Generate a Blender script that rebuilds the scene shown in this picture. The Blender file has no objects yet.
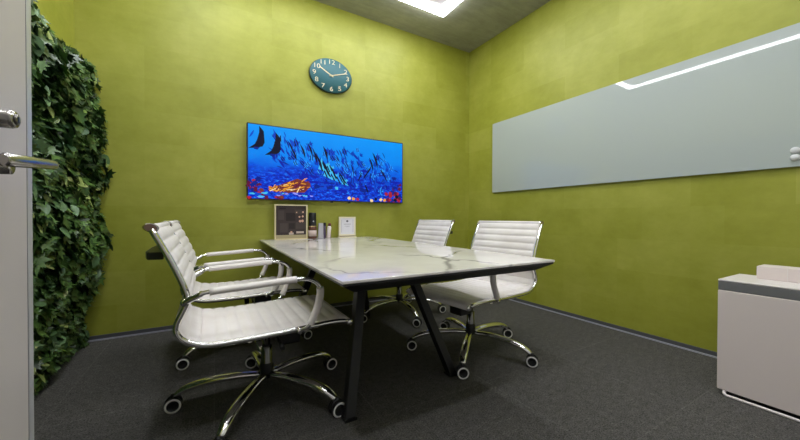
import bpy, bmesh, math, random
from mathutils import Vector, Matrix
random.seed(7)
PI = math.pi
S = bpy.context.scene
COL = S.collection

# ------------------------------------------------------------------ camera, world, exposure
CAM_H = 0.865
cam_data = bpy.data.cameras.new('camera')
cam_data.sensor_fit = 'HORIZONTAL'
cam_data.sensor_width = 36.0
cam_data.lens = 322.844 / 800.0 * 36.0
cam_data.clip_start = 0.02
cam = bpy.data.objects.new('camera', cam_data)
COL.objects.link(cam)
yaw, pitch, roll = 0.5228, -0.0092, 0.0026
fw = Vector((math.sin(yaw) * math.cos(pitch), math.cos(yaw) * math.cos(pitch), math.sin(pitch)))
rt0 = Vector((math.cos(yaw), -math.sin(yaw), 0))
up0 = rt0.cross(fw)
rt = rt0 * math.cos(roll) + up0 * math.sin(roll)
up = -rt0 * math.sin(roll) + up0 * math.cos(roll)
cam.matrix_world = Matrix(((rt.x, up.x, -fw.x, 0), (rt.y, up.y, -fw.y, 0), (rt.z, up.z, -fw.z, CAM_H), (0, 0, 0, 1)))
S.camera = cam

world = bpy.data.worlds.new('world')
S.world = world
world.use_nodes = True
world.node_tree.nodes['Background'].inputs[0].default_value = (0.9, 0.92, 1.0, 1)
world.node_tree.nodes['Background'].inputs[1].default_value = 0.6

S.view_settings.view_transform = 'Standard'
S.view_settings.look = 'None'
S.view_settings.gamma = 1.0
S.view_settings.use_curve_mapping = False
S.view_settings.exposure = 0.0
LED = 28.5          # brightness of the ceiling lamp's strip
PANEL = 0.28       # its dim inner panel
TV_E = 1.0

# ------------------------------------------------------------------ helpers
def srgb(r, g, b):
    f = lambda c: (c / 255) / 12.92 if c / 255 <= 0.04045 else ((c / 255 + 0.055) / 1.055) ** 2.4
    return (f(r), f(g), f(b), 1)

def mat(name, col, rough=0.5, metal=0.0, spec=0.5, emit=None, estr=0.0, coat=0.0):
    m = bpy.data.materials.new(name)
    m.use_nodes = True
    p = m.node_tree.nodes['Principled BSDF']
    p.inputs['Base Color'].default_value = col
    p.inputs['Roughness'].default_value = rough
    p.inputs['Metallic'].default_value = metal
    p.inputs['Specular IOR Level'].default_value = spec
    p.inputs['Coat Weight'].default_value = coat
    if emit:
        p.inputs['Emission Color'].default_value = emit
        p.inputs['Emission Strength'].default_value = estr
    return m

def nodes(m):
    return m.node_tree.nodes, m.node_tree.links, m.node_tree.nodes['Principled BSDF']

def coords(N, L, scale=(1, 1, 1), kind='Object'):
    tc = N.new('ShaderNodeTexCoord'); mp = N.new('ShaderNodeMapping')
    mp.inputs['Scale'].default_value = scale
    L.new(tc.outputs[kind], mp.inputs[0])
    return mp

def noise(N, L, vec, scale, detail=4, rough=0.6):
    n = N.new('ShaderNodeTexNoise')
    n.inputs['Scale'].default_value = scale; n.inputs['Detail'].default_value = detail
    n.inputs['Roughness'].default_value = rough
    L.new(vec.outputs[0], n.inputs['Vector'])
    return n

def ramp(N, L, src, stops):
    r = N.new('ShaderNodeValToRGB')
    while len(r.color_ramp.elements) < len(stops): r.color_ramp.elements.new(0.5)
    for e, (p, c) in zip(r.color_ramp.elements, stops):
        e.position = p; e.color = c
    L.new(src, r.inputs[0])
    return r

def mixc(N, L, a, b, fac, mode='MIX'):
    m = N.new('ShaderNodeMix'); m.data_type = 'RGBA'; m.blend_type = mode
    if isinstance(fac, (int, float)): m.inputs[0].default_value = fac
    else: L.new(fac, m.inputs[0])
    for k, s in ((6, a), (7, b)):
        if isinstance(s, tuple): m.inputs[k].default_value = s
        else: L.new(s, m.inputs[k])
    return m.outputs[2]

def bump(N, L, p, h, strength, dist=0.01):
    b = N.new('ShaderNodeBump'); b.inputs['Strength'].default_value = strength; b.inputs['Distance'].default_value = dist
    L.new(h, b.inputs['Height']); L.new(b.outputs[0], p.inputs['Normal'])

def obj(name, bm, mats, parent=None, smooth=False, bevel=0.0, seg=2, loc=None):
    me = bpy.data.meshes.new(name)
    bmesh.ops.recalc_face_normals(bm, faces=bm.faces[:])
    bm.to_mesh(me); bm.free()
    for m in (mats if isinstance(mats, (list, tuple)) else [mats]): me.materials.append(m)
    o = bpy.data.objects.new(name, me); COL.objects.link(o)
    if parent: o.parent = parent
    if loc: o.location = loc
    if smooth:
        for p in me.polygons: p.use_smooth = True
    if bevel:
        b = o.modifiers.new('bevel', 'BEVEL'); b.width = bevel; b.segments = seg; b.limit_method = 'ANGLE'
        b.angle_limit = math.radians(40)
    return o

def tag(o, label, cat, group=None):
    o['label'] = label; o['category'] = cat
    if group: o['group'] = group
    return o

def thing(name, label, cat, loc=(0, 0, 0), rz=0, group=None):
    o = bpy.data.objects.new(name, None); COL.objects.link(o)
    o.empty_display_size = 0.1
    o.location = loc; o.rotation_euler = (0, 0, rz)
    return tag(o, label, cat, group)

def struct(name, bm, m, parent=None, **k):
    o = obj(name, bm, m, parent, **k); o['kind'] = 'structure'
    return o

def box(bm, x0, x1, y0, y1, z0, z1, mi=0):
    vs = [bm.verts.new((x, y, z)) for z in (z0, z1) for y in (y0, y1) for x in (x0, x1)]
    for q in ((0, 2, 3, 1), (4, 5, 7, 6), (0, 1, 5, 4), (2, 6, 7, 3), (0, 4, 6, 2), (1, 3, 7, 5)):
        f = bm.faces.new([vs[i] for i in q]); f.material_index = mi
    return bm

def B(*a, **k): return box(bmesh.new(), *a, **k)

def tube(bm, pts, rad, n=10, flat=None, mi=0, cap=True, upv=Vector((0, 0, 1))):
    """sweep along pts; rad number or list; flat=(a,b) multiplies side / up radius"""
    pts = [Vector(p) for p in pts]
    rings = []
    side_prev = None
    for i, p in enumerate(pts):
        t = (pts[min(i + 1, len(pts) - 1)] - pts[max(i - 1, 0)]).normalized()
        s = t.cross(upv)
        if s.length < 1e-3: s = side_prev if side_prev else t.cross(Vector((0, 1, 0)))
        s.normalize()
        if side_prev and s.dot(side_prev) < 0: s = -s
        side_prev = s
        u = s.cross(t).normalized()
        r = rad[i] if isinstance(rad, (list, tuple)) else rad
        fa, fb = flat if flat else (1, 1)
        rings.append([bm.verts.new(p + s * (math.cos(2 * PI * k / n) * r * fa) + u * (math.sin(2 * PI * k / n) * r * fb)) for k in range(n)])
    for a, b in zip(rings, rings[1:]):
        for k in range(n):
            f = bm.faces.new((a[k], a[(k + 1) % n], b[(k + 1) % n], b[k])); f.material_index = mi; f.smooth = True
    if cap:
        bm.faces.new(rings[0][::-1]).material_index = mi; bm.faces.new(rings[-1]).material_index = mi
    return bm

def lathe(bm, prof, n=20, axis='Z', at=(0, 0, 0), mi=0, mis=None):
    """prof: (radius, height) list"""
    at = Vector(at)
    def P(r, h, a):
        c, s = r * math.cos(a), r * math.sin(a)
        v = {'Z': (c, s, h), 'Y': (c, h, s), 'X': (h, c, s)}[axis]
        return at + Vector(v)
    rings = []
    for r, h in prof:
        if r < 1e-5: rings.append([bm.verts.new(P(0, h, 0))])
        else: rings.append([bm.verts.new(P(r, h, 2 * PI * k / n)) for k in range(n)])
    for j, (a, b) in enumerate(zip(rings, rings[1:])):
        m = mis[j] if mis else mi
        for k in range(n):
            k2 = (k + 1) % n
            if len(a) == 1 and len(b) == 1: continue
            if len(a) == 1: f = bm.faces.new((a[0], b[k], b[k2]))
            elif len(b) == 1: f = bm.faces.new((a[k], a[k2], b[0]))
            else: f = bm.faces.new((a[k], a[k2], b[k2], b[k]))
            f.material_index = m; f.smooth = True
    for rg in (rings[0], rings[-1]):
        if len(rg) > 1: bm.faces.new(rg).material_index = mi
    return bm

def spline(pts, per=6):
    """Catmull-Rom through 2D or 3D points"""
    P = [Vector(p) for p in pts]
    P = [P[0] * 2 - P[1]] + P + [P[-1] * 2 - P[-2]]
    out = []
    for i in range(1, len(P) - 2):
        for k in range(per):
            t = k / per
            a, b, c, d = P[i - 1:i + 3]
            out.append(0.5 * ((2 * b) + (c - a) * t + (2 * a - 5 * b + 4 * c - d) * t * t + (3 * b - a - 3 * c + d) * t ** 3))
    out.append(P[-2].copy())
    return out

def text_into(bm, s, size, place, mi=0, depth=0.0):
    """flat lettering, place(x,y)->3D"""
    cu = bpy.data.curves.new('glyph', 'FONT'); cu.body = s; cu.size = size
    cu.align_x = 'CENTER'; cu.align_y = 'CENTER'
    o = bpy.data.objects.new('glyph', cu); COL.objects.link(o)
    dg = bpy.context.evaluated_depsgraph_get()
    me = bpy.data.meshes.new_from_object(o.evaluated_get(dg))
    vs = [bm.verts.new(place(v.co.x, v.co.y)) for v in me.vertices]
    for p in me.polygons:
        try:
            f = bm.faces.new([vs[i] for i in p.vertices]); f.material_index = mi
        except ValueError: pass
    bpy.data.objects.remove(o); bpy.data.curves.remove(cu); bpy.data.meshes.remove(me)

# ------------------------------------------------------------------ materials
def wall_material(name, plane):
    m = mat(name, srgb(170, 170, 50), 0.5, spec=0.5)
    N, L, p = nodes(m)
    tc = N.new('ShaderNodeTexCoord'); sx = N.new('ShaderNodeSeparateXYZ'); cx = N.new('ShaderNodeCombineXYZ')
    L.new(tc.outputs['Object'], sx.inputs[0])
    L.new(sx.outputs[0 if plane == 'XZ' else 1], cx.inputs[0]); L.new(sx.outputs[2], cx.inputs[1])
    br = N.new('ShaderNodeTexBrick')
    br.inputs['Color1'].default_value = (0.25, 0.25, 0.25, 1); br.inputs['Color2'].default_value = (0.75, 0.75, 0.75, 1)
    br.inputs['Mortar'].default_value = (0.5, 0.5, 0.5, 1)
    br.inputs['Scale'].default_value = 1.0; br.inputs['Mortar Size'].default_value = 0.0
    br.inputs['Brick Width'].default_value = 0.44; br.inputs['Row Height'].default_value = 0.235
    br.offset = 0.37; br.offset_frequency = 3
    L.new(cx.outputs[0], br.inputs['Vector'])
    n1 = noise(N, L, cx, 3.2, 8, 0.68)
    mp = N.new('ShaderNodeMapping'); mp.inputs['Scale'].default_value = (7, 16, 1); L.new(cx.outputs[0], mp.inputs[0])
    n2 = noise(N, L, mp, 1.3, 5, 0.7)
    c1 = ramp(N, L, n1.outputs[0], [(0.3, (0.318, 0.334, 0.030, 1)), (0.72, (0.425, 0.430, 0.062, 1))])
    c2 = ramp(N, L, n2.outputs[0], [(0.3, (0.95, 0.95, 0.93, 1)), (0.7, (1.03, 1.03, 1.08, 1))])
    a = mixc(N, L, c1.outputs[0], c2.outputs[0], 1.0, 'MULTIPLY')
    c3 = ramp(N, L, br.outputs[0], [(0.15, (0.88, 0.89, 0.72, 1)), (0.85, (1.07, 1.06, 1.34, 1))])
    b = mixc(N, L, a, c3.outputs[0], 1.0, 'MULTIPLY')
    L.new(b, p.inputs['Base Color'])
    bump(N, L, p, n2.outputs[0], 0.08, 0.004)
    return m

M = {}
M['wall_xz'] = wall_material('lime_wallcovering_x', 'XZ')
M['wall_yz'] = wall_material('lime_wallcovering_y', 'YZ')

m = M['carpet'] = mat('charcoal_carpet_tiles', srgb(52, 50, 50), 0.95, spec=0.15)
N, L, p = nodes(m)
mp = coords(N, L)
n1 = noise(N, L, mp, 160, 3, 0.8); n2 = noise(N, L, mp, 34, 3, 0.6)
c = ramp(N, L, n1.outputs[0], [(0.33, (0.024, 0.023, 0.022, 1)), (0.68, (0.178, 0.168, 0.158, 1))])
c2 = ramp(N, L, n2.outputs[0], [(0.3, (0.75, 0.75, 0.75, 1)), (0.7, (1.15, 1.15, 1.15, 1))])
cc = mixc(N, L, c.outputs[0], c2.outputs[0], 1.0, 'MULTIPLY')
br = N.new('ShaderNodeTexBrick'); br.offset = 0.0
br.inputs['Scale'].default_value = 1; br.inputs['Brick Width'].default_value = 0.62; br.inputs['Row Height'].default_value = 0.62
br.inputs['Mortar Size'].default_value = 0.0035; br.inputs['Mortar Smooth'].default_value = 0.4
br.inputs['Color1'].default_value = (1, 1, 1, 1); br.inputs['Color2'].default_value = (0.93, 0.93, 0.93, 1); br.inputs['Mortar'].default_value = (1.22, 1.22, 1.22, 1)
L.new(mp.outputs[0], br.inputs['Vector'])
L.new(mixc(N, L, cc, br.outputs[0], 1.0, 'MULTIPLY'), p.inputs['Base Color'])
bump(N, L, p, n1.outputs[0], 0.5, 0.004)

m = M['ceiling'] = mat('grey_plaster_ceiling', srgb(110, 110, 100), 0.8, spec=0.2)
N, L, p = nodes(m)
mp = coords(N, L)
n1 = noise(N, L, mp, 2.2, 8, 0.7)
mp2 = coords(N, L, (3, 16, 1)); n2 = noise(N, L, mp2, 1.5, 6, 0.7)
c = ramp(N, L, n1.outputs[0], [(0.3, (0.33, 0.322, 0.265, 1)), (0.7, (0.47, 0.46, 0.39, 1))])
c2 = ramp(N, L, n2.outputs[0], [(0.3, (0.86, 0.86, 0.86, 1)), (0.7, (1.1, 1.1, 1.1, 1))])
L.new(mixc(N, L, c.outputs[0], c2.outputs[0], 1.0, 'MULTIPLY'), p.inputs['Base Color'])

M['base'] = mat('grey_baseboard', srgb(84, 84, 88), 0.55)
M['base_lip'] = mat('pale_grey_trim_lip', srgb(172, 172, 184), 0.4)
M['white_wall'] = mat('white_paint', srgb(205, 203, 200), 0.7)
M['door'] = mat('pale_grey_door_laminate', srgb(208, 199, 198), 0.42)
M['door_edge'] = mat('light_aluminium_edge', srgb(205, 204, 208), 0.35, 0.3)
M['seam'] = mat('dark_seam', srgb(70, 68, 72), 0.6)
M['steel'] = mat('satin_steel', srgb(176, 172, 168), 0.24, 1.0)
M['steel_dark'] = mat('satin_steel_shadowed', srgb(120, 116, 114), 0.3, 1.0)
M['chrome'] = mat('chrome', (0.83, 0.82, 0.80, 1), 0.07, 1.0)
M['dark_chrome'] = mat('dark_chrome', (0.20, 0.20, 0.20, 1), 0.12, 1.0)
M['black'] = mat('black_plastic', (0.010, 0.010, 0.011, 1), 0.4)
M['black_metal'] = mat('black_powder_coat', (0.011, 0.011, 0.012, 1), 0.42)
M['ring'] = mat('pale_grey_caster_ring', srgb(246, 244, 242), 0.45)
M['copper'] = mat('copper_tinted_cap', srgb(150, 124, 112), 0.3, 0.85)

m = M['leather'] = mat('white_ribbed_leatherette', srgb(238, 232, 228), 0.42)
N, L, p = nodes(m)
mp = coords(N, L)
n1 = noise(N, L, mp, 180, 2, 0.5); n2 = noise(N, L, mp, 9, 3, 0.5)
c = ramp(N, L, n2.outputs[0], [(0.3, srgb(234, 226, 223)), (0.7, srgb(245, 239, 237))])
L.new(c.outputs[0], p.inputs['Base Color']); bump(N, L, p, n1.outputs[0], 0.12, 0.001)

m = M['marble'] = mat('polished_white_marble', srgb(230, 226, 222), 0.035, spec=0.55)
N, L, p = nodes(m)
mp = coords(N, L)
nw = noise(N, L, mp, 1.6, 6, 0.62)
av = N.new('ShaderNodeMix'); av.data_type = 'VECTOR'; av.inputs[0].default_value = 0.30
L.new(mp.outputs[0], av.inputs[4]); L.new(nw.outputs[1], av.inputs[5])
def veins(rot, scale, width):
    mv = N.new('ShaderNodeMapping'); mv.inputs['Rotation'].default_value = (0, 0, rot); L.new(av.outputs[1], mv.inputs[0])
    w = N.new('ShaderNodeTexWave'); w.inputs['Scale'].default_value = scale; w.inputs['Distortion'].default_value = 5.0
    w.inputs['Detail'].default_value = 4; w.inputs['Detail Scale'].default_value = 1.6; w.inputs['Detail Roughness'].default_value = 0.62
    L.new(mv.outputs[0], w.inputs['Vector'])
    return ramp(N, L, w.outputs[1], [(0.0, (1, 1, 1, 1)), (width, (0.3, 0.3, 0.3, 1)), (width * 3.0, (0, 0, 0, 1))])
v1 = veins(0.7, 0.75, 0.014); v2 = veins(-0.5, 0.9, 0.009)
class vein: outputs = [mixc(N, L, v1.outputs[0], v2.outputs[0], 1.0, 'LIGHTEN')]
nc = noise(N, L, mp, 2.4, 4, 0.6)
cl = ramp(N, L, nc.outputs[0], [(0.35, srgb(226, 220, 215)), (0.65, srgb(242, 237, 234))])
msk = noise(N, L, mp, 1.9, 2, 0.5)
mk = ramp(N, L, msk.outputs[0], [(0.36, (0, 0, 0, 1)), (0.56, (0.9, 0.9, 0.9, 1))])
vm = mixc(N, L, vein.outputs[0], mk.outputs[0], 1.0, 'MULTIPLY')
L.new(mixc(N, L, cl.outputs[0], srgb(158, 154, 156), vm), p.inputs['Base Color'])

M['board'] = mat('glossy_white_glass_board', srgb(182, 190, 188), 0.018)
M['board_edge'] = mat('white_board_edge', srgb(225, 226, 224), 0.4)
M['magnet'] = mat('white_magnet', srgb(225, 226, 228), 0.35)
M['purifier'] = mat('white_appliance_plastic', srgb(232, 219, 216), 0.5)
M['purifier_top'] = mat('white_appliance_top', srgb(236, 228, 226), 0.4)
M['grey_band'] = mat('grey_appliance_band', srgb(118, 118, 120), 0.45)
M['frame_wood'] = mat('pale_gold_frame', srgb(222, 208, 166), 0.4)
M['frame_white'] = mat('cream_frame', srgb(232, 224, 196), 0.5)
M['paper'] = mat('white_paper', srgb(226, 224, 232), 0.6)
M['print'] = mat('grey_print', srgb(140, 138, 150), 0.7)
M['print_dark'] = mat('dark_print', srgb(84, 80, 92), 0.7)
M['beige'] = mat('beige_mount_strip', srgb(168, 156, 122), 0.6)
M['slot'] = mat('brown_stand_slot', srgb(128, 108, 82), 0.6)
M['photo_dark'] = mat('dark_picture', srgb(62, 52, 52), 0.12)
M['photo_mid'] = mat('dim_picture_shapes', srgb(74, 64, 63), 0.15)
M['photo_black'] = mat('black_picture_shapes', srgb(46, 38, 40), 0.12)
M['photo_warm'] = mat('warm_picture_spots', srgb(206, 160, 136), 0.3)
M['photo_pale'] = mat('pale_picture_shapes', srgb(186, 170, 158), 0.3)
M['amber'] = mat('amber_bottle', srgb(96, 60, 46), 0.2)
M['gold'] = mat('gold_collar', srgb(190, 160, 110), 0.3, 0.6)
M['bottle_label'] = mat('pale_bottle_label', srgb(205, 184, 178), 0.6)
M['grey_pack'] = mat('silver_grey_pack', srgb(182, 180, 186), 0.4)
M['dark_pack'] = mat('dark_violet_pack', srgb(74, 62, 84), 0.4)
M['tube_white'] = mat('white_tube', srgb(226, 214, 212), 0.35)
M['red_cap'] = mat('dark_red_cap', srgb(110, 52, 56), 0.4)
M['clock_face'] = mat('teal_clock_face', srgb(48, 104, 114), 0.5)
M['clock_rim'] = mat('dark_teal_clock_rim', srgb(26, 52, 52), 0.4)
M['clock_gold'] = mat('cream_gold_numerals', srgb(226, 214, 176), 0.35)
m = M['led'] = mat('led_diffuser', (1, 1, 1, 1), 0.5, emit=(0.93, 0.965, 1.0, 1), estr=LED)
m = M['led_panel'] = mat('dim_lamp_panel', (0.45, 0.42, 0.45, 1), 0.5, emit=(1.0, 0.93, 1.0, 1), estr=PANEL)
M['lamp_white'] = mat('white_lamp_housing', srgb(225, 222, 224), 0.5)

# ------------------------------------------------------------------ room shell
X0, X1, Y0, Y1, ZC = -0.815, 2.695, -0.30, 3.0, 2.865
T = 0.10
struct('floor', B(X0 - T, X1 + T, Y0 - 1.2, Y1 + T, -0.06, 0), M['carpet'])
struct('ceiling', B(X0 - T, X1 + T, Y0 - T, Y1 + T, ZC, ZC + 0.08), M['ceiling'])
struct('wall_back', B(X0 - T, X1 + T, Y1, Y1 + T, 0, ZC), M['wall_xz'])
struct('wall_right', B(X1, X1 + T, Y0 - T, Y1, 0, ZC), M['wall_yz'])
struct('wall_left', B(X0 - T, X0, Y0 - T, Y1, 0, ZC), M['wall_yz'])
DX0, DX1, DZ = -0.30, 0.82, 1.92
wf = B(X0, DX0 - 0.05, Y0 - T, Y0, 0, ZC)
box(wf, DX1, X1, Y0 - T, Y0, 0, ZC); box(wf, DX0 - 0.05, DX1, Y0 - T, Y0, DZ, ZC)
struct('wall_front', wf, M['white_wall'])
struct('wall_outside', B(X0 - T, X1 + T, Y0 - 1.3, Y0 - 1.2, 0, ZC), M['white_wall'])
def baseboard(name, boxes, lips):
    o = struct(name, boxes, M['base'])
    struct('trim_1', lips, M['base_lip'], o)
baseboard('baseboard_back', B(X0, X1, Y1 - 0.010, Y1, 0, 0.034), B(X0, X1 - 0.010, Y1 - 0.018, Y1 - 0.010, 0, 0.009))
baseboard('baseboard_right', B(X1 - 0.010, X1, Y0, Y1 - 0.010, 0, 0.034), B(X1 - 0.018, X1 - 0.010, Y0, Y1 - 0.018, 0, 0.009))
baseboard('baseboard_left', B(X0, X0 + 0.010, Y0, Y1 - 0.010, 0, 0.034), B(X0 + 0.010, X0 + 0.018, Y0, Y1 - 0.018, 0, 0.009))

# open door leaf standing at the left of the doorway
d = struct('door_1', B(-0.345, -0.300, -0.22, 0.8635, 0.006, 1.90), M['door'], bevel=0.001)
struct('trim_1', B(-0.345, -0.301, 0.8635, 0.8675, 0.006, 1.90), M['seam'], d)
struct('trim_2', B(-0.345, -0.300, 0.8675, 0.886, 0.006, 1.90), M['door_edge'], d, bevel=0.002)
HY = 0.645
hd = bmesh.new()
lathe(hd, [(0.0, 0.0), (0.030, 0.0), (0.030, 0.006), (0.027, 0.009), (0.0, 0.009)], 28, 'X', (-0.300, HY, 0.934))
obj('handle_rose', hd, M['steel'], d)
lv = lathe(bmesh.new(), [(0.0, 0.0), (0.0125, 0.0), (0.0125, 0.052), (0.0, 0.052)], 20, 'X', (-0.291, HY, 0.934))
lp = [(-0.237, HY - 0.024, 0.9385), (-0.237, HY - 0.020, 0.939), (-0.237, 0.70, 0.9455), (-0.237, 0.772, 0.952), (-0.237, 0.780, 0.9528), (-0.237, 0.784, 0.953)]
tube(lv, lp, [0.007, 0.0105, 0.0100, 0.0092, 0.0078, 0.0045], 14, flat=(0.62, 0.86))
obj('door_handle', lv, M['steel'], d)
cy = bmesh.new()
lathe(cy, [(0.0, 0), (0.024, 0), (0.024, 0.006), (0.0125, 0.008), (0.0125, 0.062), (0.0110, 0.066), (0.0, 0.066)], 24, 'X', (-0.300, HY, 0.9965))
lc = obj('lock_cylinder', cy, M['steel'], d)
kh = bmesh.new()
lathe(kh, [(0.0, 0), (0.0075, 0), (0.0075, 0.002), (0.0, 0.002)], 16, 'X', (-0.2339, HY, 0.9965))
box(kh, -0.2318, -0.2310, HY - 0.001, HY + 0.001, 0.9925, 1.0005)
obj('keyhole', kh, M['steel_dark'], lc)

# ------------------------------------------------------------------ ceiling lamp: bright square ring round a dim panel
cl = thing('ceiling_light', 'large square ceiling lamp with a bright white light strip around its edge', 'ceiling light', (0.9, 1.37, ZC))
LX0, LX1, LY0, LY1 = -0.22 - 0.9, 1.972 - 0.9, 0.12 - 1.37, 2.572 - 1.37
W = 0.090
def ringbm(a, z0, z1, w):
    bm = bmesh.new()
    box(bm, LX0 + a, LX1 - a, LY0 + a, LY0 + a + w, z0, z1); box(bm, LX0 + a, LX1 - a, LY1 - a - w, LY1 - a, z0, z1)
    box(bm, LX0 + a, LX0 + a + w, LY0 + a + w, LY1 - a - w, z0, z1); box(bm, LX1 - a - w, LX1 - a, LY0 + a + w, LY1 - a - w, z0, z1)
    return bm
obj('housing', ringbm(0.0, -0.014, 0.0, W), M['lamp_white'], cl)
obj('light_strip', ringbm(0.004, -0.024, -0.0142, W - 0.008), M['led'], cl)
obj('panel', B(LX0 + W, LX1 - W, LY0 + W, LY1 - W, -0.008, 0), M['led_panel'], cl)
pt = bmesh.new()
e = W + 0.03
box(pt, LX0 + e, LX1 - e, LY1 - e - 0.008, LY1 - e, -0.011, -0.0082); box(pt, LX1 - e - 0.008, LX1 - e, LY0 + e, LY1 - e - 0.008, -0.011, -0.0082)
box(pt, LX0 + e, LX1 - e, LY0 + e, LY0 + e + 0.008, -0.011, -0.0082); box(pt, LX0 + e, LX0 + e + 0.008, LY0 + e + 0.008, LY1 - e - 0.008, -0.011, -0.0082)
obj('panel_rim', pt, M['lamp_white'], cl)

# ------------------------------------------------------------------ table
TZ = 0.668
tb = thing('conference_table', 'long white marble topped table with black underside and splayed black legs', 'table', (0.855, 1.95, 0))
ax0, ax1, ay0, ay1 = -0.517, 0.515, -1.013, 1.035
bm = bmesh.new()
box(bm, ax0, ax1, ay0, ay1, TZ - 0.010, TZ)
obj('tabletop', bm, M['marble'], tb, bevel=0.002)
bm = bmesh.new()
i0 = 0.004; i1 = 0.062; zt = TZ - 0.0105; zb = TZ - 0.052
top = [bm.verts.new(v) for v in ((ax0 + i0, ay0 + i0, zt), (ax1 - i0, ay0 + i0, zt), (ax1 - i0, ay1 - i0, zt), (ax0 + i0, ay1 - i0, zt))]
mid = [bm.verts.new((v.co.x, v.co.y, zt - 0.007)) for v in top]
bot = [bm.verts.new(v) for v in ((ax0 + i1, ay0 + i1, zb), (ax1 - i1, ay0 + i1, zb), (ax1 - i1, ay1 - i1, zb), (ax0 + i1, ay1 - i1, zb))]
bm.faces.new(top); bm.faces.new(bot[::-1])
for a, b in ((top, mid), (mid, bot)):
    for k in range(4): bm.faces.new((a[k], a[(k + 1) % 4], b[(k + 1) % 4], b[k]))
obj('apron', bm, M['black_metal'], tb)
for (fx, fy), (tx, ty) in (((-0.355, -0.645), (-0.185, -0.395)), ((0.275, -0.555), (0.105, -0.345)), ((-0.355, 0.62), (-0.185, 0.37)), ((0.275, 0.58), (0.105, 0.34))):
    bm = bmesh.new()
    def rect(cx, cy, z, hx, hy): return [bm.verts.new((cx + a * hx, cy + b * hy, z)) for a, b in ((-1, -1), (1, -1), (1, 1), (-1, 1))]
    r0 = rect(fx, fy, 0.012, 0.023, 0.025); r1 = rect(tx, ty, zb, 0.024, 0.026)
    for k in range(4): bm.faces.new((r0[k], r0[(k + 1) % 4], r1[(k + 1) % 4], r1[k]))
    bm.faces.new(r0[::-1]); bm.faces.new(r1)
    lg = obj('leg', bm, M['black_metal'], tb, bevel=0.003)
    obj('foot_pad', B(fx - 0.027, fx + 0.027, fy - 0.029, fy + 0.029, 0, 0.0118), M['black'], lg)

# ------------------------------------------------------------------ office chairs
SW = 0.250           # half width of the sling
PROF = spline([(-0.402, 0.822), (-0.372, 0.760), (-0.342, 0.695), (-0.307, 0.605), (-0.300, 0.560), (-0.316, 0.518), (-0.334, 0.475), (-0.326, 0.438), (-0.290, 0.409), (-0.240, 0.394), (-0.160, 0.390), (-0.02, 0.391), (0.10, 0.396), (0.22, 0.401), (0.285, 0.398), (0.318, 0.388)], 8)
def arclen(P):
    s = [0.0]
    for a, b in zip(P, P[1:]): s.append(s[-1] + (b - a).length)
    return s
def resample(P, n):
    s = arclen(P); out = []
    for k in range(n + 1):
        t = s[-1] * k / n
        i = max(j for j in range(len(s)) if s[j] <= t + 1e-9); i = min(i, len(P) - 2)
        u = (t - s[i]) / max(s[i + 1] - s[i], 1e-9)
        out.append(P[i].lerp(P[i + 1], u))
    return out
def normals(P):
    out = []
    for i in range(len(P)):
        t = P[min(i + 1, len(P) - 1)] - P[max(i - 1, 0)]
        t.normalize(); out.append(Vector((-t.y, t.x)))   # towards the sitter
    return out
NR = 22; PER = 8
PR = resample(PROF, NR * PER); NN = normals(PR)
SPLIT = 10 * PER      # ten ribs of the back, twelve of the seat
def sling(i0, i1):
    bm = bmesh.new()
    cols = [(-SW, 0.0), (-SW + 0.004, 0.7), (-SW + 0.016, 1.0), (-0.1, 1.0), (0.1, 1.0), (SW - 0.016, 1.0), (SW - 0.004, 0.7), (SW, 0.0)]
    tops = []; bots = []
    for i in range(i0, i1 + 1):
        ph = (i % PER) / PER
        h = 0.005 + 0.0065 * math.sin(PI * ph) ** 0.5
        rt_, rb_ = [], []
        for y, k in cols:
            q = PR[i] + NN[i] * (h * k); rt_.append(bm.verts.new((q.x, y, q.y)))
            q = PR[i] - NN[i] * (0.006 + 0.5 * h) * k; rb_.append(bm.verts.new((q.x, y, q.y)) if 0 < k else rt_[-1])
        tops.append(rt_); bots.append(rb_)
    for rows in (tops, bots):
        for a, b in zip(rows, rows[1:]):
            for k in range(len(cols) - 1):
                f = bm.faces.new((a[k], a[k + 1], b[k + 1], b[k])); f.smooth = True
    for a, b in ((tops[0], bots[0]), (tops[-1], bots[-1])):
        n = len(cols)
        bm.faces.new([a[k] for k in range(n)] + [b[k] for k in range(n - 2, 0, -1)])
    return bm
def roll(bm, c, r):
    tube(bm, [(c[0], -SW - 0.002, c[1]), (c[0], SW + 0.002, c[1])], r, 18)
    return bm

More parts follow.
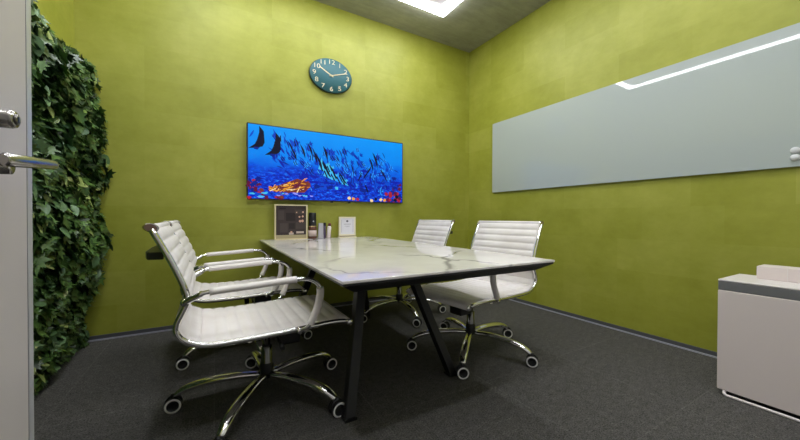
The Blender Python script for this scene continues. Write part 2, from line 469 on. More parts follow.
def make_chair(name, label):
    t = thing(name, label, 'chair', group='white ribbed office chairs')
    b = sling(0, SPLIT); roll(b, (-0.407, 0.826), 0.013)
    obj('backrest', b, M['leather'], t)
    b = sling(SPLIT, NR * PER); roll(b, (0.318, 0.382), 0.0135)
    obj('seat', b, M['leather'], t)
    for sy in (-1, 1):
        # chrome side rail following the sling
        b = bmesh.new()
        path = [(q.x - n.x * 0.004, sy * (SW + 0.008), q.y - n.y * 0.004) for q, n in list(zip(PR, NN))[::3]]
        tube(b, path, 0.0105, 10, flat=(1.0, 1.0))
        # rounded end discs at the top and front rolls
        e0 = bmesh.new()
        lathe(e0, [(0.0, -0.0045), (0.0185, -0.0045), (0.0235, -0.0035), (0.0235, 0.0035), (0.0185, 0.0045), (0.0, 0.0045)], 20, 'Y', mis=[1, 0, 0, 0, 1])
        for f in e0.faces: f.smooth = False
        e0.transform(Matrix.Translation((-0.408, sy * (SW + 0.006), 0.826)) @ Matrix.Rotation(0.25, 4, 'Y') @ Matrix.Diagonal((1, 1, 0.66, 1)))
        tmp = bpy.data.meshes.new('cap'); e0.to_mesh(tmp); e0.free(); b.from_mesh(tmp); bpy.data.meshes.remove(tmp)
        lathe(b, [(0.0, -0.004), (0.0145, -0.004), (0.016, 0), (0.0145, 0.004), (0.0, 0.004)], 16, 'Y', (0.318, sy * (SW + 0.006), 0.382))
        obj('side_rail', b, [M['chrome'], M['copper']], t)
        # arm loop
        ya, yb = sy * (SW + 0.016), sy * (SW + 0.046)
        P3 = spline([(-0.312, ya, 0.560), (-0.275, sy * (SW + 0.034), 0.580), (-0.235, yb, 0.594), (-0.08, yb, 0.602), (0.07, yb, 0.609), (0.13, yb, 0.602), (0.167, yb, 0.566), (0.162, yb, 0.50), (0.137, yb, 0.435), (0.115, sy * (SW + 0.036), 0.402), (0.090, ya, 0.388)], 7)
        b = tube(bmesh.new(), P3, [0.012] * 12 + [0.0085] * (len(P3) - 12), 10)
        lathe(b, [(0.0, -0.012), (0.013, -0.012), (0.013, 0.014), (0.0, 0.014)], 14, 'Y', (0.090, ya, 0.388))
        lathe(b, [(0.0, -0.010), (0.013, -0.010), (0.013, 0.012), (0.0, 0.012)], 14, 'Y', (-0.312, ya, 0.560))
        arm = obj('armrest', b, M['chrome'], t)
        b = tube(bmesh.new(), P3[14:29], 0.0145, 12, flat=(1.25, 0.95))
        obj('arm_pad', b, M['leather'], arm)
        b = tube(bmesh.new(), P3[42:60], 0.0155, 12, flat=(1.15, 1.0))
        obj('arm_sleeve', b, M['leather'], arm)
    # black stretcher arched behind the back, cross bars and tilt mechanism under the seat
    b = bmesh.new()
    arc = [Vector((-0.372, -SW, 0)), Vector((-0.420, -SW + 0.012, 0)), Vector((-0.432, -SW + 0.07, 0)), Vector((-0.436, 0, 0)), Vector((-0.432, SW - 0.07, 0)), Vector((-0.420, SW - 0.012, 0)), Vector((-0.372, SW, 0)), Vector((-0.384, SW - 0.03, 0)), Vector((-0.386, 0, 0)), Vector((-0.384, -SW + 0.03, 0))]
    lo = [b.verts.new((v.x, v.y, 0.714)) for v in arc]; hi = [b.verts.new((v.x, v.y, 0.740)) for v in arc]
    b.faces.new(lo[::-1]); b.faces.new(hi)
    for k in range(len(arc)): b.faces.new((lo[k], lo[(k + 1) % len(arc)], hi[(k + 1) % len(arc)], hi[k]))
    obj('back_stretcher', b, M['black'], t, bevel=0.003)
    b = bmesh.new()
    tube(b, [(-0.10, -SW, 0.380), (-0.05, -0.06, 0.366), (-0.05, 0.06, 0.366), (-0.10, SW, 0.380)], 0.012, 8)
    tube(b, [(0.12, -SW, 0.385), (0.07, -0.06, 0.366), (0.07, 0.06, 0.366), (0.12, SW, 0.385)], 0.012, 8)
    obj('seat_crossbar', b, M['chrome'], t)
    b = B(-0.085, 0.150, -0.062, 0.062, 0.336, 0.374)
    box(b, 0.045, 0.148, -0.048, 0.048, 0.255, 0.3355)
    obj('tilt_mechanism', b, M['black'], t, bevel=0.008)
    b = tube(bmesh.new(), [(0.02, -0.05, 0.345), (0.02, -0.16, 0.343), (0.02, -0.235, 0.335)], 0.0055, 8)
    tube(b, [(0.02, -0.225, 0.336), (0.02, -0.275, 0.329)], 0.009, 10)
    obj('height_lever', b, M['black'], t)
    b = lathe(bmesh.new(), [(0.0, 0.10), (0.020, 0.10), (0.030, 0.112), (0.032, 0.165), (0.026, 0.175), (0.024, 0.255), (0.015, 0.262), (0.015, 0.335), (0.0, 0.335)], 20, mis=[0, 0, 0, 0, 1, 0, 1, 0])
    obj('gas_column', b, [M['black'], M['dark_chrome']], t)
    for k in range(5):
        a = 2 * PI * k / 5
        ca, sa = math.cos(a), math.sin(a)
        P3 = [(r * ca, r * sa, z) for r, z in spline([(0.022, 0.118), (0.12, 0.124), (0.22, 0.119), (0.295, 0.107), (0.345, 0.090), (0.378, 0.068)], 4)]
        n = len(P3)
        b = tube(bmesh.new(), P3, [0.0185 + 0.006 * math.sin(PI * min(1, i / (n - 1) * 0.75)) - 0.006 * (i / (n - 1)) ** 3 for i in range(n)], 12, flat=(1.0, 0.72))
        obj('base_leg', b, M['chrome'], t)
        b = bmesh.new()
        lathe(b, [(0.0, 0.050), (0.011, 0.050), (0.011, 0.078), (0.0, 0.078)], 12)
        # hood over the wheels
        hp = [(-0.030, 0.036), (-0.028, 0.052), (-0.016, 0.066), (0.0, 0.0705), (0.016, 0.066), (0.022, 0.058)]
        tube(b, [(x, 0, z) for x, z in hp], 0.008, 8, flat=(1.1, 0.5))
        tube(b, [(0, -0.030, 0.033), (0, 0.030, 0.033)], 0.006, 8)
        cs = obj('caster', b, M['black'], t, loc=(0.385 * ca, 0.385 * sa, 0))
        for s in (-1, 1):
            w = bmesh.new()
            lathe(w, [(0.0, 0.008), (0.031, 0.008), (0.033, 0.011), (0.033, 0.022), (0.0318, 0.025), (0.0235, 0.0262), (0.0225, 0.024), (0.0, 0.024)], 24, 'Y', (0, 0, 0.0332), mis=[0, 0, 0, 0, 1, 0, 0])
            if s < 0: w.transform(Matrix.Scale(-1, 4, (0, 1, 0)))
            obj('wheel', w, [M['black'], M['ring']], cs)
    return t
JIT = [0.25, -0.2, 0.1, -0.35, 0.3]
def set_base(root, children, base, look):
    """swivel the star base; every caster trails with its axle roughly along the direction look"""
    rz = root.rotation_euler[2]; k = 0
    for c in children:
        if c.name.startswith('base_leg'): c.rotation_euler = (0, 0, base - rz)
        if c.name.startswith('caster'):
            a = 2 * PI * k / 5 + base - rz
            c.location = (0.385 * math.cos(a), 0.385 * math.sin(a), 0)
            c.rotation_euler = (0, 0, look + PI / 2 + JIT[k] - rz); k += 1
def dup(src, loc, rz, label, base_rz, look):
    r = src.copy(); COL.objects.link(r); r.location = loc; r.rotation_euler = (0, 0, rz); r['label'] = label
    made = []
    for ch in kids:
        c = ch.copy(); COL.objects.link(c); c.parent = r; made.append(c)
        for g in list(ch.children):
            d_ = g.copy(); COL.objects.link(d_); d_.parent = c
    set_base(r, made, base_rz, look)
R = math.radians
chair = make_chair('office_chair', 'white ribbed swivel chair nearest the open door, left of the table near end')
kids = list(chair.children)
dup(chair, (0.188, 2.372, 0), R(0), 'white ribbed swivel chair left of the table, half hidden behind the nearest left chair', R(63), R(265))
dup(chair, (1.449, 1.589, 0), R(187.6), 'white ribbed swivel chair right of the table near end, largest one below the whiteboard', R(221.3), R(228))
dup(chair, (1.445, 2.515, 0), R(182.5), 'white ribbed swivel chair right of the table, farthest one towards the room corner', R(46), R(240))
chair.location = (0.216, 1.645, 0); chair.rotation_euler = (0, 0, R(1.0))
set_base(chair, kids, R(22), R(262))

# ------------------------------------------------------------------ whiteboard and magnets
WX = 2.674
wb = thing('whiteboard', 'long glossy whiteboard mounted on the right green wall', 'whiteboard', (WX, 1.25, 1.138))
box_b = B(0.0, 0.012, -1.37, 1.345, 0.0, 0.757)
obj('writing_surface', box_b, M['board'], wb, bevel=0.0015)
obj('wall_spacer', B(0.0122, X1 - WX, -1.34, 1.32, 0.02, 0.722), M['board_edge'], wb)
def magnet(y, z, label):
    b = lathe(bmesh.new(), [(0.0, 0.0), (0.018, 0.0), (0.018, -0.006), (0.014, -0.012), (0.0, -0.0135)], 22, 'X')
    o = obj('magnet', b, M['magnet'], loc=(WX - 0.0003, y, z))
    tag(o, label, 'magnet', 'round magnets on the whiteboard')
magnet(0.440, 1.224, 'upper round white magnet low on the whiteboard at its right end')
magnet(0.440, 1.186, 'lower round white magnet low on the whiteboard at its right end')

# ------------------------------------------------------------------ air purifier against the right wall
ap = thing('air_purifier', 'white boxy floor air purifier with grey band below its top, against right wall', 'air purifier', (2.40, 0.24, 0))
AX0, AX1, AY0, AY1 = -0.25, 0.055, -0.36, 0.354
obj('body', B(AX0, AX1, AY0, AY1, 0.024, 0.5125), M['purifier'], ap, bevel=0.005)
obj('band', B(AX0 + 0.001, AX1, AY0 + 0.001, AY1 - 0.001, 0.513, 0.5555), M['grey_band'], ap, bevel=0.003)
bm = bmesh.new()
box(bm, AX0, AX1, AY0, AY1, 0.556, 0.565)
obj('top_cover', bm, M['purifier_top'], ap, bevel=0.006, seg=3)
lid = obj('outlet_flap', B(-0.072, 0.045, AY0 + 0.02, 0.262, 0.5652, 0.628), M['purifier'], ap, bevel=0.003)
obj('flap_seam', B(-0.0735, -0.072, 0.160, 0.163, 0.567, 0.626), M['purifier_top'], lid)
obj('plinth', B(AX0 + 0.03, AX1 - 0.02, AY0 + 0.03, AY1 - 0.03, 0, 0.0238), M['black'], ap)
b = tube(bmesh.new(), spline([(AX0 + 0.05, AY1 - 0.030, 0.024), (AX0 + 0.01, AY1 - 0.026, 0.020), (AX0 - 0.006, AY1 - 0.034, 0.008), (AX0 - 0.006, AY1 - 0.07, 0.007), (AX0 - 0.006, 0, 0.007), (AX0 - 0.006, AY0 + 0.05, 0.007), (AX0 + 0.02, AY0 + 0.03, 0.015)], 5), 0.0065, 8)
obj('base_rail', b, M['purifier_top'], ap)

# ------------------------------------------------------------------ wall clock (wider than tall)
CX, CZ, RX, RZ = 0.962, 2.194, 0.206, 0.160
ck = thing('wall_clock', 'oval teal wall clock with cream numerals and hands high on back wall', 'clock', (CX, Y1, CZ))
def squash(bm):
    bm.transform(Matrix.Diagonal((RX, 1, RZ, 1))); return bm
b = squash(lathe(bmesh.new(), [(0.0, 0.0), (0.96, 0.0), (1.0, -0.006), (1.0, -0.024), (0.985, -0.028), (0.0, -0.028)], 72, 'Y'))
obj('case', b, M['clock_rim'], ck)
b = squash(lathe(bmesh.new(), [(0.0, -0.0282), (0.975, -0.0282), (0.965, -0.0305), (0.0, -0.0305)], 72, 'Y'))
obj('dial', b, M['clock_face'], ck)
for h in range(1, 13):
    a = PI / 2 - 2 * PI * h / 12
    cx_, cz_ = 0.785 * math.cos(a), 0.785 * math.sin(a)
    for kd, dg_ in enumerate(str(h)):
        ox = (kd - (len(str(h)) - 1) / 2) * 0.175 + cx_
        b = bmesh.new()
        text_into(b, dg_, 0.37, lambda x, y: ((ox + x * 0.95) * RX, -0.0309, (cz_ + y) * RZ))
        obj('numeral', b, M['clock_gold'], ck)
def hand(name, ux, uz, w, y):
    v = Vector((ux, uz)); ln = v.length; v.normalize(); s = Vector((-v.y, v.x))
    b = bmesh.new()
    q = [-v * 0.10 * 1.0 + s * w * 0.6, -v * 0.10 - s * w * 0.6, v * ln - s * w * 0.45, v * ln + s * w * 0.45]
    lo = [b.verts.new((p_.x * RX, y, p_.y * RZ)) for p_ in q]; hi = [b.verts.new((p_.x * RX, y - 0.0015, p_.y * RZ)) for p_ in q]
    b.faces.new(lo); b.faces.new(hi[::-1])
    for k in range(4): b.faces.new((lo[k], lo[(k + 1) % 4], hi[(k + 1) % 4], hi[k]))
    obj(name, b, M['clock_gold'], ck)
hand('hour_hand', -0.56, 0.40, 0.055, -0.0318)
hand('minute_hand', 0.72, 0.31, 0.045, -0.0338)
b = squash(lathe(bmesh.new(), [(0.0, -0.0312), (0.05, -0.0312), (0.05, -0.037), (0.0, -0.037)], 20, 'Y'))
obj('hub', b, M['clock_gold'], ck)

# ------------------------------------------------------------------ television
TX0, TX1, TZ0, TZ1, TY = 0.236, 1.727, 1.009, 1.644, 2.940
tv = thing('television', 'wide wall mounted television showing a blue reef with striped fish', 'television', (0.98, Y1, 1.33))
OX, OY, OZ = 0.98, Y1, 1.33
obj('casing', B(TX0 - OX, TX1 - OX, TY - OY, TY - OY + 0.035, TZ0 - OZ, TZ1 - OZ), M['black'], tv, bevel=0.003)
obj('wall_bracket', B(-0.25, 0.25, TY - OY + 0.0352, 0, -0.16, 0.16), M['black'], tv)
for xx in (0.98 - 0.020, 1.133):
    obj('stand_lug', B(xx - OX - 0.012, xx - OX + 0.012, TY - OY + 0.004, TY - OY + 0.02, TZ0 - OZ - 0.011, TZ0 - OZ - 0.0002), M['black'], tv)
bz = 0.009
SX0, SX1, SZ0, SZ1 = TX0 + bz, TX1 - bz, TZ0 + bz, TZ1 - bz
SWd, SHt = SX1 - SX0, SZ1 - SZ0
def emis(name, col, k=1.0):
    m = mat(name, (0.004, 0.004, 0.004, 1), 0.35, spec=0.12, emit=col, estr=TV_E * k); return m
m = bpy.data.materials.new('screen_water'); m.use_nodes = True
N, L = m.node_tree.nodes, m.node_tree.links
p = N['Principled BSDF']
p.inputs['Base Color'].default_value = (0.004, 0.004, 0.005, 1); p.inputs['Roughness'].default_value = 0.35; p.inputs['Specular IOR Level'].default_value = 0.12; p.inputs['Emission Strength'].default_value = TV_E
tc = N.new('ShaderNodeTexCoord'); sx = N.new('ShaderNodeSeparateXYZ'); L.new(tc.outputs['Object'], sx.inputs[0])
mr = N.new('ShaderNodeMapRange'); mr.inputs[1].default_value = SZ0 - OZ; mr.inputs[2].default_value = SZ1 - OZ
L.new(sx.outputs[2], mr.inputs[0])
n = noise(N, L, tc, 4.0, 4, 0.6)
ma = N.new('ShaderNodeMath'); ma.operation = 'MULTIPLY_ADD'; ma.inputs[1].default_value = 0.5; ma.inputs[2].default_value = -0.25
L.new(n.outputs[0], ma.inputs[0])
ad = N.new('ShaderNodeMath'); ad.operation = 'ADD'; L.new(mr.outputs[0], ad.inputs[0]); L.new(ma.outputs[0], ad.inputs[1])
wat = ramp(N, L, ad.outputs[0], [(0.0, srgb(6, 20, 150)), (0.30, srgb(4, 40, 205)), (0.45, srgb(0, 92, 226)), (0.62, srgb(0, 132, 240)), (1.0, srgb(4, 152, 250))])
# reef speckle, only in the lower half
n2 = noise(N, L, tc, 34, 6, 0.75)
sp = ramp(N, L, n2.outputs[0], [(0.34, srgb(8, 8, 70)), (0.48, srgb(8, 40, 190)), (0.56, srgb(10, 80, 235)), (0.68, srgb(60, 190, 255))])
msk = ramp(N, L, ad.outputs[0], [(0.30, (1, 1, 1, 1)), (0.50, (0, 0, 0, 1))])
L.new(mixc(N, L, wat.outputs[0], sp.outputs[0], msk.outputs[0]), p.inputs['Emission Color'])
SM = [m, emis('screen_black', srgb(8, 12, 40)), emis('screen_navy', srgb(6, 34, 140)), emis('screen_blue', srgb(4, 74, 205)),
      emis('screen_cyan', srgb(70, 190, 240)), emis('screen_orange', srgb(236, 160, 50)), emis('screen_rust', srgb(122, 56, 44)),
      emis('screen_maroon', srgb(96, 20, 60)), emis('screen_lavender', srgb(150, 150, 250)), emis('screen_cream', srgb(248, 214, 160)),
      emis('screen_red', srgb(170, 34, 52)), emis('screen_deep', srgb(10, 30, 170)), emis('screen_light', srgb(40, 150, 250))]
bm = bmesh.new()
layer = [0]
def poly(pts, mi):
    layer[0] += 1
    y = TY - OY - 0.0008 - layer[0] * 0.0000025
    try:
        f = bm.faces.new([bm.verts.new((SX0 - OX + u * SWd, y, SZ1 - OZ - v * SHt)) for u, v in pts]); f.material_index = mi
    except ValueError: pass
poly([(0, 0), (1, 0), (1, 1), (0, 1)], 0)
AR = SWd / SHt
def blob(u, v, ru, rv, mi, jag=0.3, n=14):
    poly([(u + ru * math.cos(a) * k, v + rv * math.sin(a) * k) for a, k in [(2 * PI * i / n, 1 - jag * random.random()) for i in range(n)]], mi)
def xf(u, v, size, ang):
    c, s = math.cos(ang), math.sin(ang)
    return lambda x, y: (u + (x * c - y * s) * size / AR, v + (x * s + y * c) * size)
def crescent(u, v, size, ang, mi, thick=0.22):
    F = xf(u, v, size, ang); n = 9
    out = [F(0.25 * (1 - (2 * i / n - 1) ** 2) , (2 * i / n - 1)) for i in range(n + 1)]
    inn = [F((0.25 - thick * 2) * (1 - (2 * i / n - 1) ** 2), (2 * i / n - 1)) for i in range(n, -1, -1)]
    poly(out + inn[1:-1], mi)
def idol(u, v, size, ang, body, stripe):
    """a deep bodied striped fish with swept fins"""
    F = xf(u, v, size, ang)
    poly([F(-0.55, 0.05), F(-0.2, -0.36), F(0.25, -0.95), F(0.2, -0.4), F(0.42, -0.1), F(0.62, -0.25), F(0.6, 0.25), F(0.42, 0.1), F(0.2, 0.4), F(0.3, 0.9), F(-0.15, 0.38)], body)
    for x0 in (-0.28, 0.08):
        poly([F(x0, -0.42), F(x0 + 0.14, -0.5), F(x0 + 0.16, 0.45), F(x0, 0.4)], stripe)
# distant shoal
def band(k=0.11):
    t = random.random()
    u = 0.13 + 0.78 * t
    return u, 0.28 + 0.36 * min(t, 0.6) + random.gauss(0, k)
for k in range(60):
    u = random.uniform(0.25, 0.95); v = 0.72 + random.gauss(0, 0.09)
    if v < 0.95: blob(u, v, random.uniform(0.02, 0.05), random.uniform(0.02, 0.05), random.choice((11, 11, 2, 3)), 0.6)
for k in range(110):
    u, v = band(0.13)
    if 0.08 < v < 0.93: crescent(u, v, random.uniform(0.04, 0.085), random.uniform(-0.9, -0.1), random.choice((2, 3, 3, 3, 11)), random.uniform(0.10, 0.24))
for k in range(75):
    u, v = band(0.13)
    if 0.12 < v < 0.9: idol(u, v, random.uniform(0.05, 0.10), random.uniform(-0.9, 0.2), random.choice((3, 3, 12)), random.choice((2, 11, 1)))
for k in range(60):
    u = random.uniform(0.3, 0.9); v = 0.62 + random.gauss(0, 0.12)
    if v < 0.93: crescent(u, v, random.uniform(0.02, 0.05), random.uniform(-0.9, 0.9), random.choice((4, 12, 12, 1, 2)), 0.12)
for (u, v, s, a) in ((0.425, 0.50, .13, -.4), (0.455, 0.60, .12, -.4), (0.50, 0.64, .11, -.5), (0.535, 0.67, .11, -.5), (0.565, 0.71, .09, -.6), (0.47, 0.52, .10, -.4)):
    idol(u, v, s * 1.1, a, random.choice((4, 12, 4)), 1)
for (u, v, s, a) in ((0.30, .30, .12, -.35), (0.345, .27, .12, -.35), (0.375, .36, .12, -.3), (0.25, .36, .10, -.4), (0.44, .30, .13, -.3), (0.20, .50, .07, -1.2), (0.17, .56, .06, -1.2), (0.40, .44, .14, -.4), (0.44, .52, .14, -.4), (0.49, .58, .12, -.4), (0.55, .66, .12, -.5), (0.62, .50, .09, -.3),
                     (0.785, .33, .15, -.35), (0.755, .40, .13, -.3), (0.735, .50, .11, .6), (0.715, .57, .10, .6), (0.845, .55, .11, -.6), (0.86, .60, .09, -.5), (0.67, .62, .09, .4), (0.83, .30, .06, -1.0), (0.95, .48, .06, -1.2), (0.72, .80, .10, -.4), (0.52, .36, .08, -.5), (0.58, .44, .08, -.5), (0.23, .26, .10, -.4), (0.21, .22, .08, -.4), (0.54, .28, .08, -.4), (0.57, .33, .07, -.4)):
    crescent(u, v, s * .9, a, 1 if s > .08 else 2, 0.13)
# two big dark fish top left
for u0, v0, s in ((0.062, 0.015, 1.1), (0.150, 0.075, 1.15)):
    F = lambda x, y: (u0 + x * s, v0 + y * s)
    poly([F(-0.004, 0.0), F(0.018, 0.06), F(0.022, 0.20), F(0.012, 0.25), F(-0.022, 0.275), F(-0.055, 0.285), F(-0.024, 0.225), F(-0.014, 0.17), F(-0.004, 0.08)], 1)
    poly([F(-0.028, 0.262), F(-0.002, 0.262), F(-0.012, 0.295), F(-0.03, 0.288)], 2)
crescent(0.018, 0.13, 0.06, 0.5, 3, 0.2)
# reef: dark reds along the bottom, bright yellow coral at the left
for k in range(26): blob(random.uniform(0, 0.22), random.uniform(0.80, 0.99), 0.020, 0.030, random.choice((7, 7, 7, 10, 2, 6)), 0.6)
for k in range(10): blob(random.uniform(0.0, 0.05), random.uniform(0.72, 0.9), 0.018, 0.05, random.choice((7, 10, 2)), 0.5)
for k in range(24): blob(random.uniform(0.86, 0.99), random.uniform(0.84, 0.98), 0.018, 0.04, random.choice((7, 10, 10, 2, 1)), 0.5)
for k in range(8): blob(random.uniform(0.93, 0.985), random.uniform(0.70, 0.86), 0.014, 0.035, random.choice((7, 2)), 0.5)
poly([(0.11, 0.88), (0.17, 0.80), (0.27, 0.70), (0.345, 0.75), (0.35, 0.80), (0.31, 0.90), (0.20, 0.90)], 6)
for k in range(75):
    t = random.random()
    u = 0.12 + 0.22 * t; v = 0.875 - 0.16 * t + random.uniform(-0.03, 0.02 + 0.12 * t)
    F = xf(u, v, random.uniform(0.04, 0.09), -0.45 + random.gauss(0, 0.4))
    poly([F(-0.6, -0.06), F(0.5, -0.13), F(0.62, 0.03), F(-0.5, 0.11)], random.choice((5, 5, 5, 9, 6, 7)))
for k in range(9): blob(random.uniform(0.02, 0.12), random.uniform(0.91, 0.98), 0.022, 0.018, random.choice((4, 3, 8)), 0.5)
for k in range(16): blob(random.uniform(0.15, 0.36), random.uniform(0.90, 0.96), 0.016, 0.014, random.choice((8, 8, 3, 4)), 0.6)
for u, v, mi in ((0.60, 0.955, 9), (0.63, 0.965, 5), (0.66, 0.97, 10), (0.76, 0.985, 9), (0.79, 0.96, 1), (0.83, 0.965, 9), (0.86, 0.97, 5), (0.90, 0.96, 10), (0.515, 0.81, 4)):
    blob(u, v, 0.014, 0.03, mi, 0.4)
obj('screen', bm, SM, tv)

# ------------------------------------------------------------------ small things at the back of the table
FY = 2.925
pf = thing('picture_frame', 'large dark picture in thin pale gold frame standing at table back left corner', 'picture frame', (0.587, FY, TZ + 0.0004))
fw_, fh_ = 0.139, 0.303
b = bmesh.new()
box(b, -fw_, -fw_ + 0.011, -0.008, 0.010, 0, fh_); box(b, fw_ - 0.011, fw_, -0.008, 0.010, 0, fh_)
box(b, -fw_ + 0.011, fw_ - 0.011, -0.008, 0.010, fh_ - 0.010, fh_); box(b, -fw_ + 0.011, fw_ - 0.011, -0.008, 0.010, 0, 0.006)
obj('frame', b, M['frame_wood'], pf)
b = B(-fw_ + 0.011, fw_ - 0.011, 0.0, 0.008, 0.038, fh_ - 0.010)
yy = -0.0006
def q(bm, x0, x1, z0, z1, mi, y=None):
    yq = yy if y is None else y
    f = bm.faces.new([bm.verts.new(v) for v in ((x0, yq, z0), (x1, yq, z0), (x1, yq, z1), (x0, yq, z1))]); f.material_index = mi
q(b, -0.10, -0.045, 0.262, 0.276, 2); q(b, -0.045, 0.035, 0.16, 0.23, 2); q(b, -0.11, -0.06, 0.17, 0.25, 1); q(b, -0.095, -0.03, 0.06, 0.14, 1)
q(b, -0.02, 0.03, 0.09, 0.14, 2); q(b, 0.04, 0.12, 0.09, 0.15, 1); q(b, 0.042, 0.108, 0.05, 0.068, 4); q(b, 0.03, 0.12, 0.22, 0.26, 1)
q(b, -0.02, 0.02, 0.04, 0.058, 4, -0.0008)
for x, z, r in ((0.075, 0.158, 0.011), (0.095, 0.160, 0.012), (0.07, 0.196, 0.008), (0.098, 0.20, 0.009), (0.10, 0.238, 0.008), (0.045, 0.235, 0.006), (0.0, 0.062, 0.009)):
    f = b.faces.new([b.verts.new((x + r * math.cos(2 * PI * k / 12), yy - 0.0004, z + r * math.sin(2 * PI * k / 12))) for k in range(12)]); f.material_index = 3
obj('picture', b, [M['photo_dark'], M['photo_mid'], M['photo_black'], M['photo_warm'], M['photo_pale']], pf)
obj('mount_strip', B(-fw_ + 0.011, fw_ - 0.011, -0.002, 0.008, 0.006, 0.0378), M['beige'], pf)
obj('stand', B(-0.03, 0.03, 0.0102, 0.045, 0, 0.16), M['slot'], pf)

nf = thing('menu_stand', 'small cream framed white notice standing on table back edge right of bottles', 'sign', (1.103, FY, TZ + 0.0004))
w2, h2 = 0.083, 0.197
b = bmesh.new()
box(b, -w2, -w2 + 0.013, -0.008, 0.008, 0.018, h2); box(b, w2 - 0.013, w2, -0.008, 0.008, 0.018, h2); box(b, -w2 + 0.013, w2 - 0.013, -0.008, 0.008, h2 - 0.013, h2); box(b, -w2 + 0.013, w2 - 0.013, -0.008, 0.008, 0.018, 0.032)
obj('frame', b, M['frame_white'], nf)
b = B(-w2 + 0.013, w2 - 0.013, -0.002, 0.006, 0.032, h2 - 0.013)
yy = -0.0026
n_ = 14
f = b.faces.new([b.verts.new((0.011 * math.cos(2 * PI * k / n_), yy, 0.156 + 0.0095 * math.sin(2 * PI * k / n_))) for k in range(n_)]); f.material_index = 2
q(b, -0.034, 0.036, 0.1255, 0.1295, 1); q(b, -0.026, 0.028, 0.107, 0.1095, 1); q(b, -0.012, 0.014, 0.1005, 0.1025, 1)
for xx in (-0.058, 0.056): q(b, xx, xx + 0.002, 0.05, 0.17, 1)
obj('notice', b, [M['paper'], M['print'], M['print_dark']], nf)
b = B(-w2 - 0.002, w2 + 0.004, -0.020, 0.024, 0.0, 0.009)
box(b, -w2 + 0.008, w2 - 0.008, -0.006, 0.006, 0.009, 0.0178, 1)
obj('base', b, [M['frame_white'], M['slot']], nf)

def bottle_big():
    t = thing('pump_bottle', 'tallest bottle on the table, black topped amber with a pale label', 'bottle', (0.772, FY, TZ + 0.0004))
    b = lathe(bmesh.new(), [(0.0, 0.0), (0.034, 0.0), (0.037, 0.004), (0.037, 0.098), (0.033, 0.108), (0.0, 0.108)], 24)
    obj('body', b, M['amber'], t)
    b = lathe(bmesh.new(), [(0.0374, 0.022), (0.0376, 0.022), (0.0376, 0.075), (0.0374, 0.075)], 24)
    obj('bottle_label', b, M['bottle_label'], t)
    b = lathe(bmesh.new(), [(0.0, 0.1082), (0.0345, 0.1082), (0.0345, 0.114), (0.0, 0.114)], 24)
    obj('collar', b, M['gold'], t)
    b = lathe(bmesh.new(), [(0.0, 0.1142), (0.030, 0.1142), (0.032, 0.119), (0.032, 0.228), (0.029, 0.234), (0.0, 0.234)], 24)
    obj('cap', b, M['black'], t)
    b = lathe(bmesh.new(), [(0.0, 0.0), (0.007, 0.0), (0.007, -0.001), (0.0, -0.001)], 12, 'Y', (0, -0.032, 0.156))
    obj('logo_dot', b, M['grey_pack'], t)
bottle_big()
t = thing('sachet_box', 'slim silver grey pack beside the tall black topped bottle', 'box', (0.846, FY + 0.002, TZ + 0.0004))
b = bmesh.new()
lo = [b.verts.new(v) for v in ((-0.026, -0.012, 0), (0.026, -0.012, 0), (0.026, 0.012, 0), (-0.026, 0.012, 0))]
hi = [b.verts.new(v) for v in ((-0.018, -0.008, 0.136), (0.024, -0.008, 0.134), (0.024, 0.008, 0.134), (-0.018, 0.008, 0.136))]
b.faces.new(lo[::-1]); b.faces.new(hi)
for k in range(4): b.faces.new((lo[k], lo[(k + 1) % 4], hi[(k + 1) % 4], hi[k]))
obj('pack', b, M['grey_pack'], t, bevel=0.003)
obj('fold', B(-0.017, 0.023, -0.004, 0.004, 0.1355, 0.140), M['grey_pack'], t)
t = thing('marker_pen', 'dark slim marker with black cap between grey pack and white tube', 'pen', (0.884, FY, TZ + 0.0004))
b = lathe(bmesh.new(), [(0.0, 0.0), (0.010, 0.0), (0.0105, 0.003), (0.0105, 0.115), (0.0, 0.115)], 16)
obj('barrel', b, M['dark_pack'], t)
b = lathe(bmesh.new(), [(0.0, 0.1152), (0.0115, 0.1152), (0.0115, 0.14), (0.009, 0.143), (0.0, 0.143)], 16)
obj('cap', b, M['black'], t)
t = thing('hand_cream_tube', 'white tube with dark red cap, rightmost of the small bottles', 'tube', (0.917, FY - 0.002, TZ + 0.0004))
t.rotation_euler = (0, R(6), 0)
b = lathe(bmesh.new(), [(0.0, 0.002), (0.015, 0.002), (0.018, 0.006), (0.019, 0.10), (0.012, 0.112), (0.0, 0.112)], 20)
obj('body', b, M['tube_white'], t)
b = lathe(bmesh.new(), [(0.0, 0.1122), (0.013, 0.1122), (0.013, 0.138), (0.0, 0.140)], 16)
obj('cap', b, M['red_cap'], t)
t = thing('lip_balm_stick', 'short dark red capped stick behind the white tube', 'tube', (0.940, FY + 0.028, TZ + 0.0004))
b = lathe(bmesh.new(), [(0.0, 0.0), (0.011, 0.0), (0.011, 0.085), (0.0, 0.085)], 16)
obj('body', b, M['bottle_label'], t)
b = lathe(bmesh.new(), [(0.0, 0.0852), (0.0115, 0.0852), (0.0115, 0.135), (0.009, 0.138), (0.0, 0.138)], 16)
obj('cap', b, M['red_cap'], t)

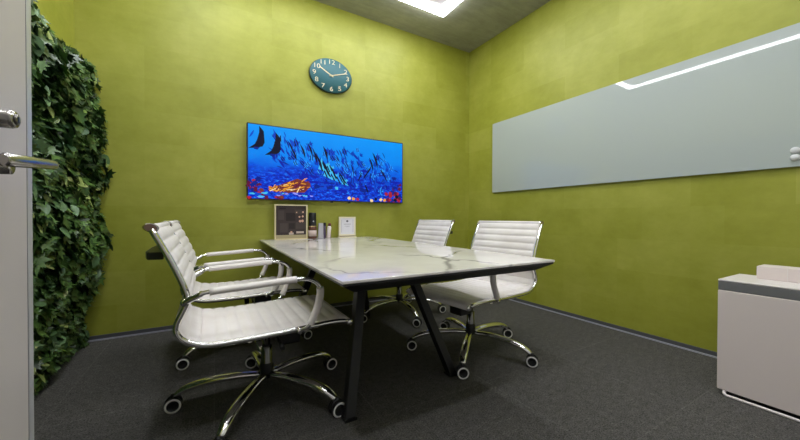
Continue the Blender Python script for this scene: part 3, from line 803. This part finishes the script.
# ------------------------------------------------------------------ plant wall
pw = thing('plant_wall', 'tall living wall of dense ivy leaves on the left green wall', 'plant', (X0, 2.1, 0))
PY0, PY1, PZ1 = -1.15, 0.885, 1.86
obj('backing_panel', B(0.0005, 0.02, PY0, PY1 - 0.01, 0.03, PZ1), mat('dark_green_backing', srgb(14, 20, 12), 0.9), pw)
def leafmat(name, a, b_, rough, edge=None):
    m = mat(name, a, rough, spec=0.5); N, L, p = nodes(m)
    gi = N.new('ShaderNodeNewGeometry')
    r = ramp(N, L, gi.outputs['Random Per Island'], [(0.0, a), (1.0, b_)])
    L.new(r.outputs[0], p.inputs['Base Color'])
    return m
LM = {'ivy_leaves': leafmat('ivy_dark', srgb(26, 48, 20), srgb(84, 120, 56), 0.36),
      'broad_leaves': leafmat('broad_leaf', srgb(34, 66, 36), srgb(108, 142, 98), 0.36),
      'variegated_leaves': leafmat('variegated_leaf', srgb(104, 134, 54), srgb(190, 198, 130), 0.35)}
IVY = [(0, 0.02), (0.34, -0.14), (0.30, 0.10), (0.58, 0.24), (0.26, 0.36), (0.34, 0.64), (0.14, 0.60), (0.0, 1.05), (-0.14, 0.60), (-0.34, 0.64), (-0.26, 0.36), (-0.58, 0.24), (-0.30, 0.10), (-0.34, -0.14)]
OVAL = [(0, 0), (0.20, 0.12), (0.33, 0.35), (0.30, 0.6), (0.17, 0.82), (0, 1.0), (-0.17, 0.82), (-0.30, 0.6), (-0.33, 0.35), (-0.20, 0.12)]
def leaf(bm, pos, direc, nrm, ln, shape, fold, droop):
    d_ = direc.normalized(); s = d_.cross(nrm).normalized(); n_ = s.cross(d_).normalized()
    def P(x, y): return pos + d_ * (y * ln) + s * (x * ln) + n_ * (abs(x) * fold * ln - droop * y * y * ln)
    mid = bm.verts.new(P(0, 0.42))
    vs = [bm.verts.new(P(x, y)) for x, y in shape]
    for k in range(len(vs)): bm.faces.new((mid, vs[k], vs[(k + 1) % len(vs)])).smooth = True
def depth(y, z):
    base = 0.165
    t = z / PZ1
    if t < 0.35: base *= 0.22 + 0.78 * (t / 0.35) ** 0.8
    if t > 0.93: base *= 1 - 0.5 * (t - 0.93) / 0.07
    return base + 0.022 * math.sin(9 * z + 3 * y) + 0.018 * math.sin(17 * z - 7 * y + 1)
bms = {k: bmesh.new() for k in LM}
rnd = random.Random(3)
for k in range(6200):
    y = rnd.uniform(PY0, PY1); z = 0.02 + rnd.random() * (PZ1 - 0.0)
    patch = math.sin(5.3 * y + 2.1) * math.sin(4.1 * z + 0.7) + 0.5 * math.sin(11 * z + 6 * y)
    r = rnd.random()
    if patch > 0.75 and r < 0.6 or r < 0.06: kind = 'variegated_leaves'
    elif r < 0.30: kind = 'broad_leaves'
    else: kind = 'ivy_leaves'
    dd = max(0.025, depth(y, z)) * (0.45 + 0.55 * rnd.random() ** 0.5)
    ln = rnd.uniform(0.048, 0.096) * (0.8 if kind == 'variegated_leaves' else 1.0)
    out = rnd.uniform(0.1, 0.9)
    a = rnd.uniform(-2.2, 2.2)
    dr = Vector((out * 0.7, math.sin(a), -0.75 * math.cos(a) - 0.15))
    nr = Vector((1, rnd.gauss(0, 0.5), 0.8 + rnd.gauss(0, 0.5)))
    pos = Vector((dd, y, z)) - dr.normalized() * ln * 0.4
    if pos.x < 0.022: pos.x = 0.022
    e = dr.normalized() * ln
    if pos.y + max(0, e.y) * 1.0 + ln * 0.3 > 0.89: pos.y = 0.89 - max(0, e.y) - ln * 0.3
    if pos.x + min(0, e.x) < 0.01: continue
    if pos.z + e.z < 0.012: pos.z = 0.012 - min(0, e.z)
    leaf(bms[kind], pos, dr, nr, ln, IVY if kind == 'ivy_leaves' else OVAL, rnd.uniform(0.1, 0.35), rnd.uniform(0.05, 0.3))
for kind, b in bms.items():
    me = bpy.data.meshes.new(kind); b.to_mesh(me); b.free(); me.materials.append(LM[kind])
    o = bpy.data.objects.new(kind, me); COL.objects.link(o); o.parent = pw; o['kind'] = 'stuff'
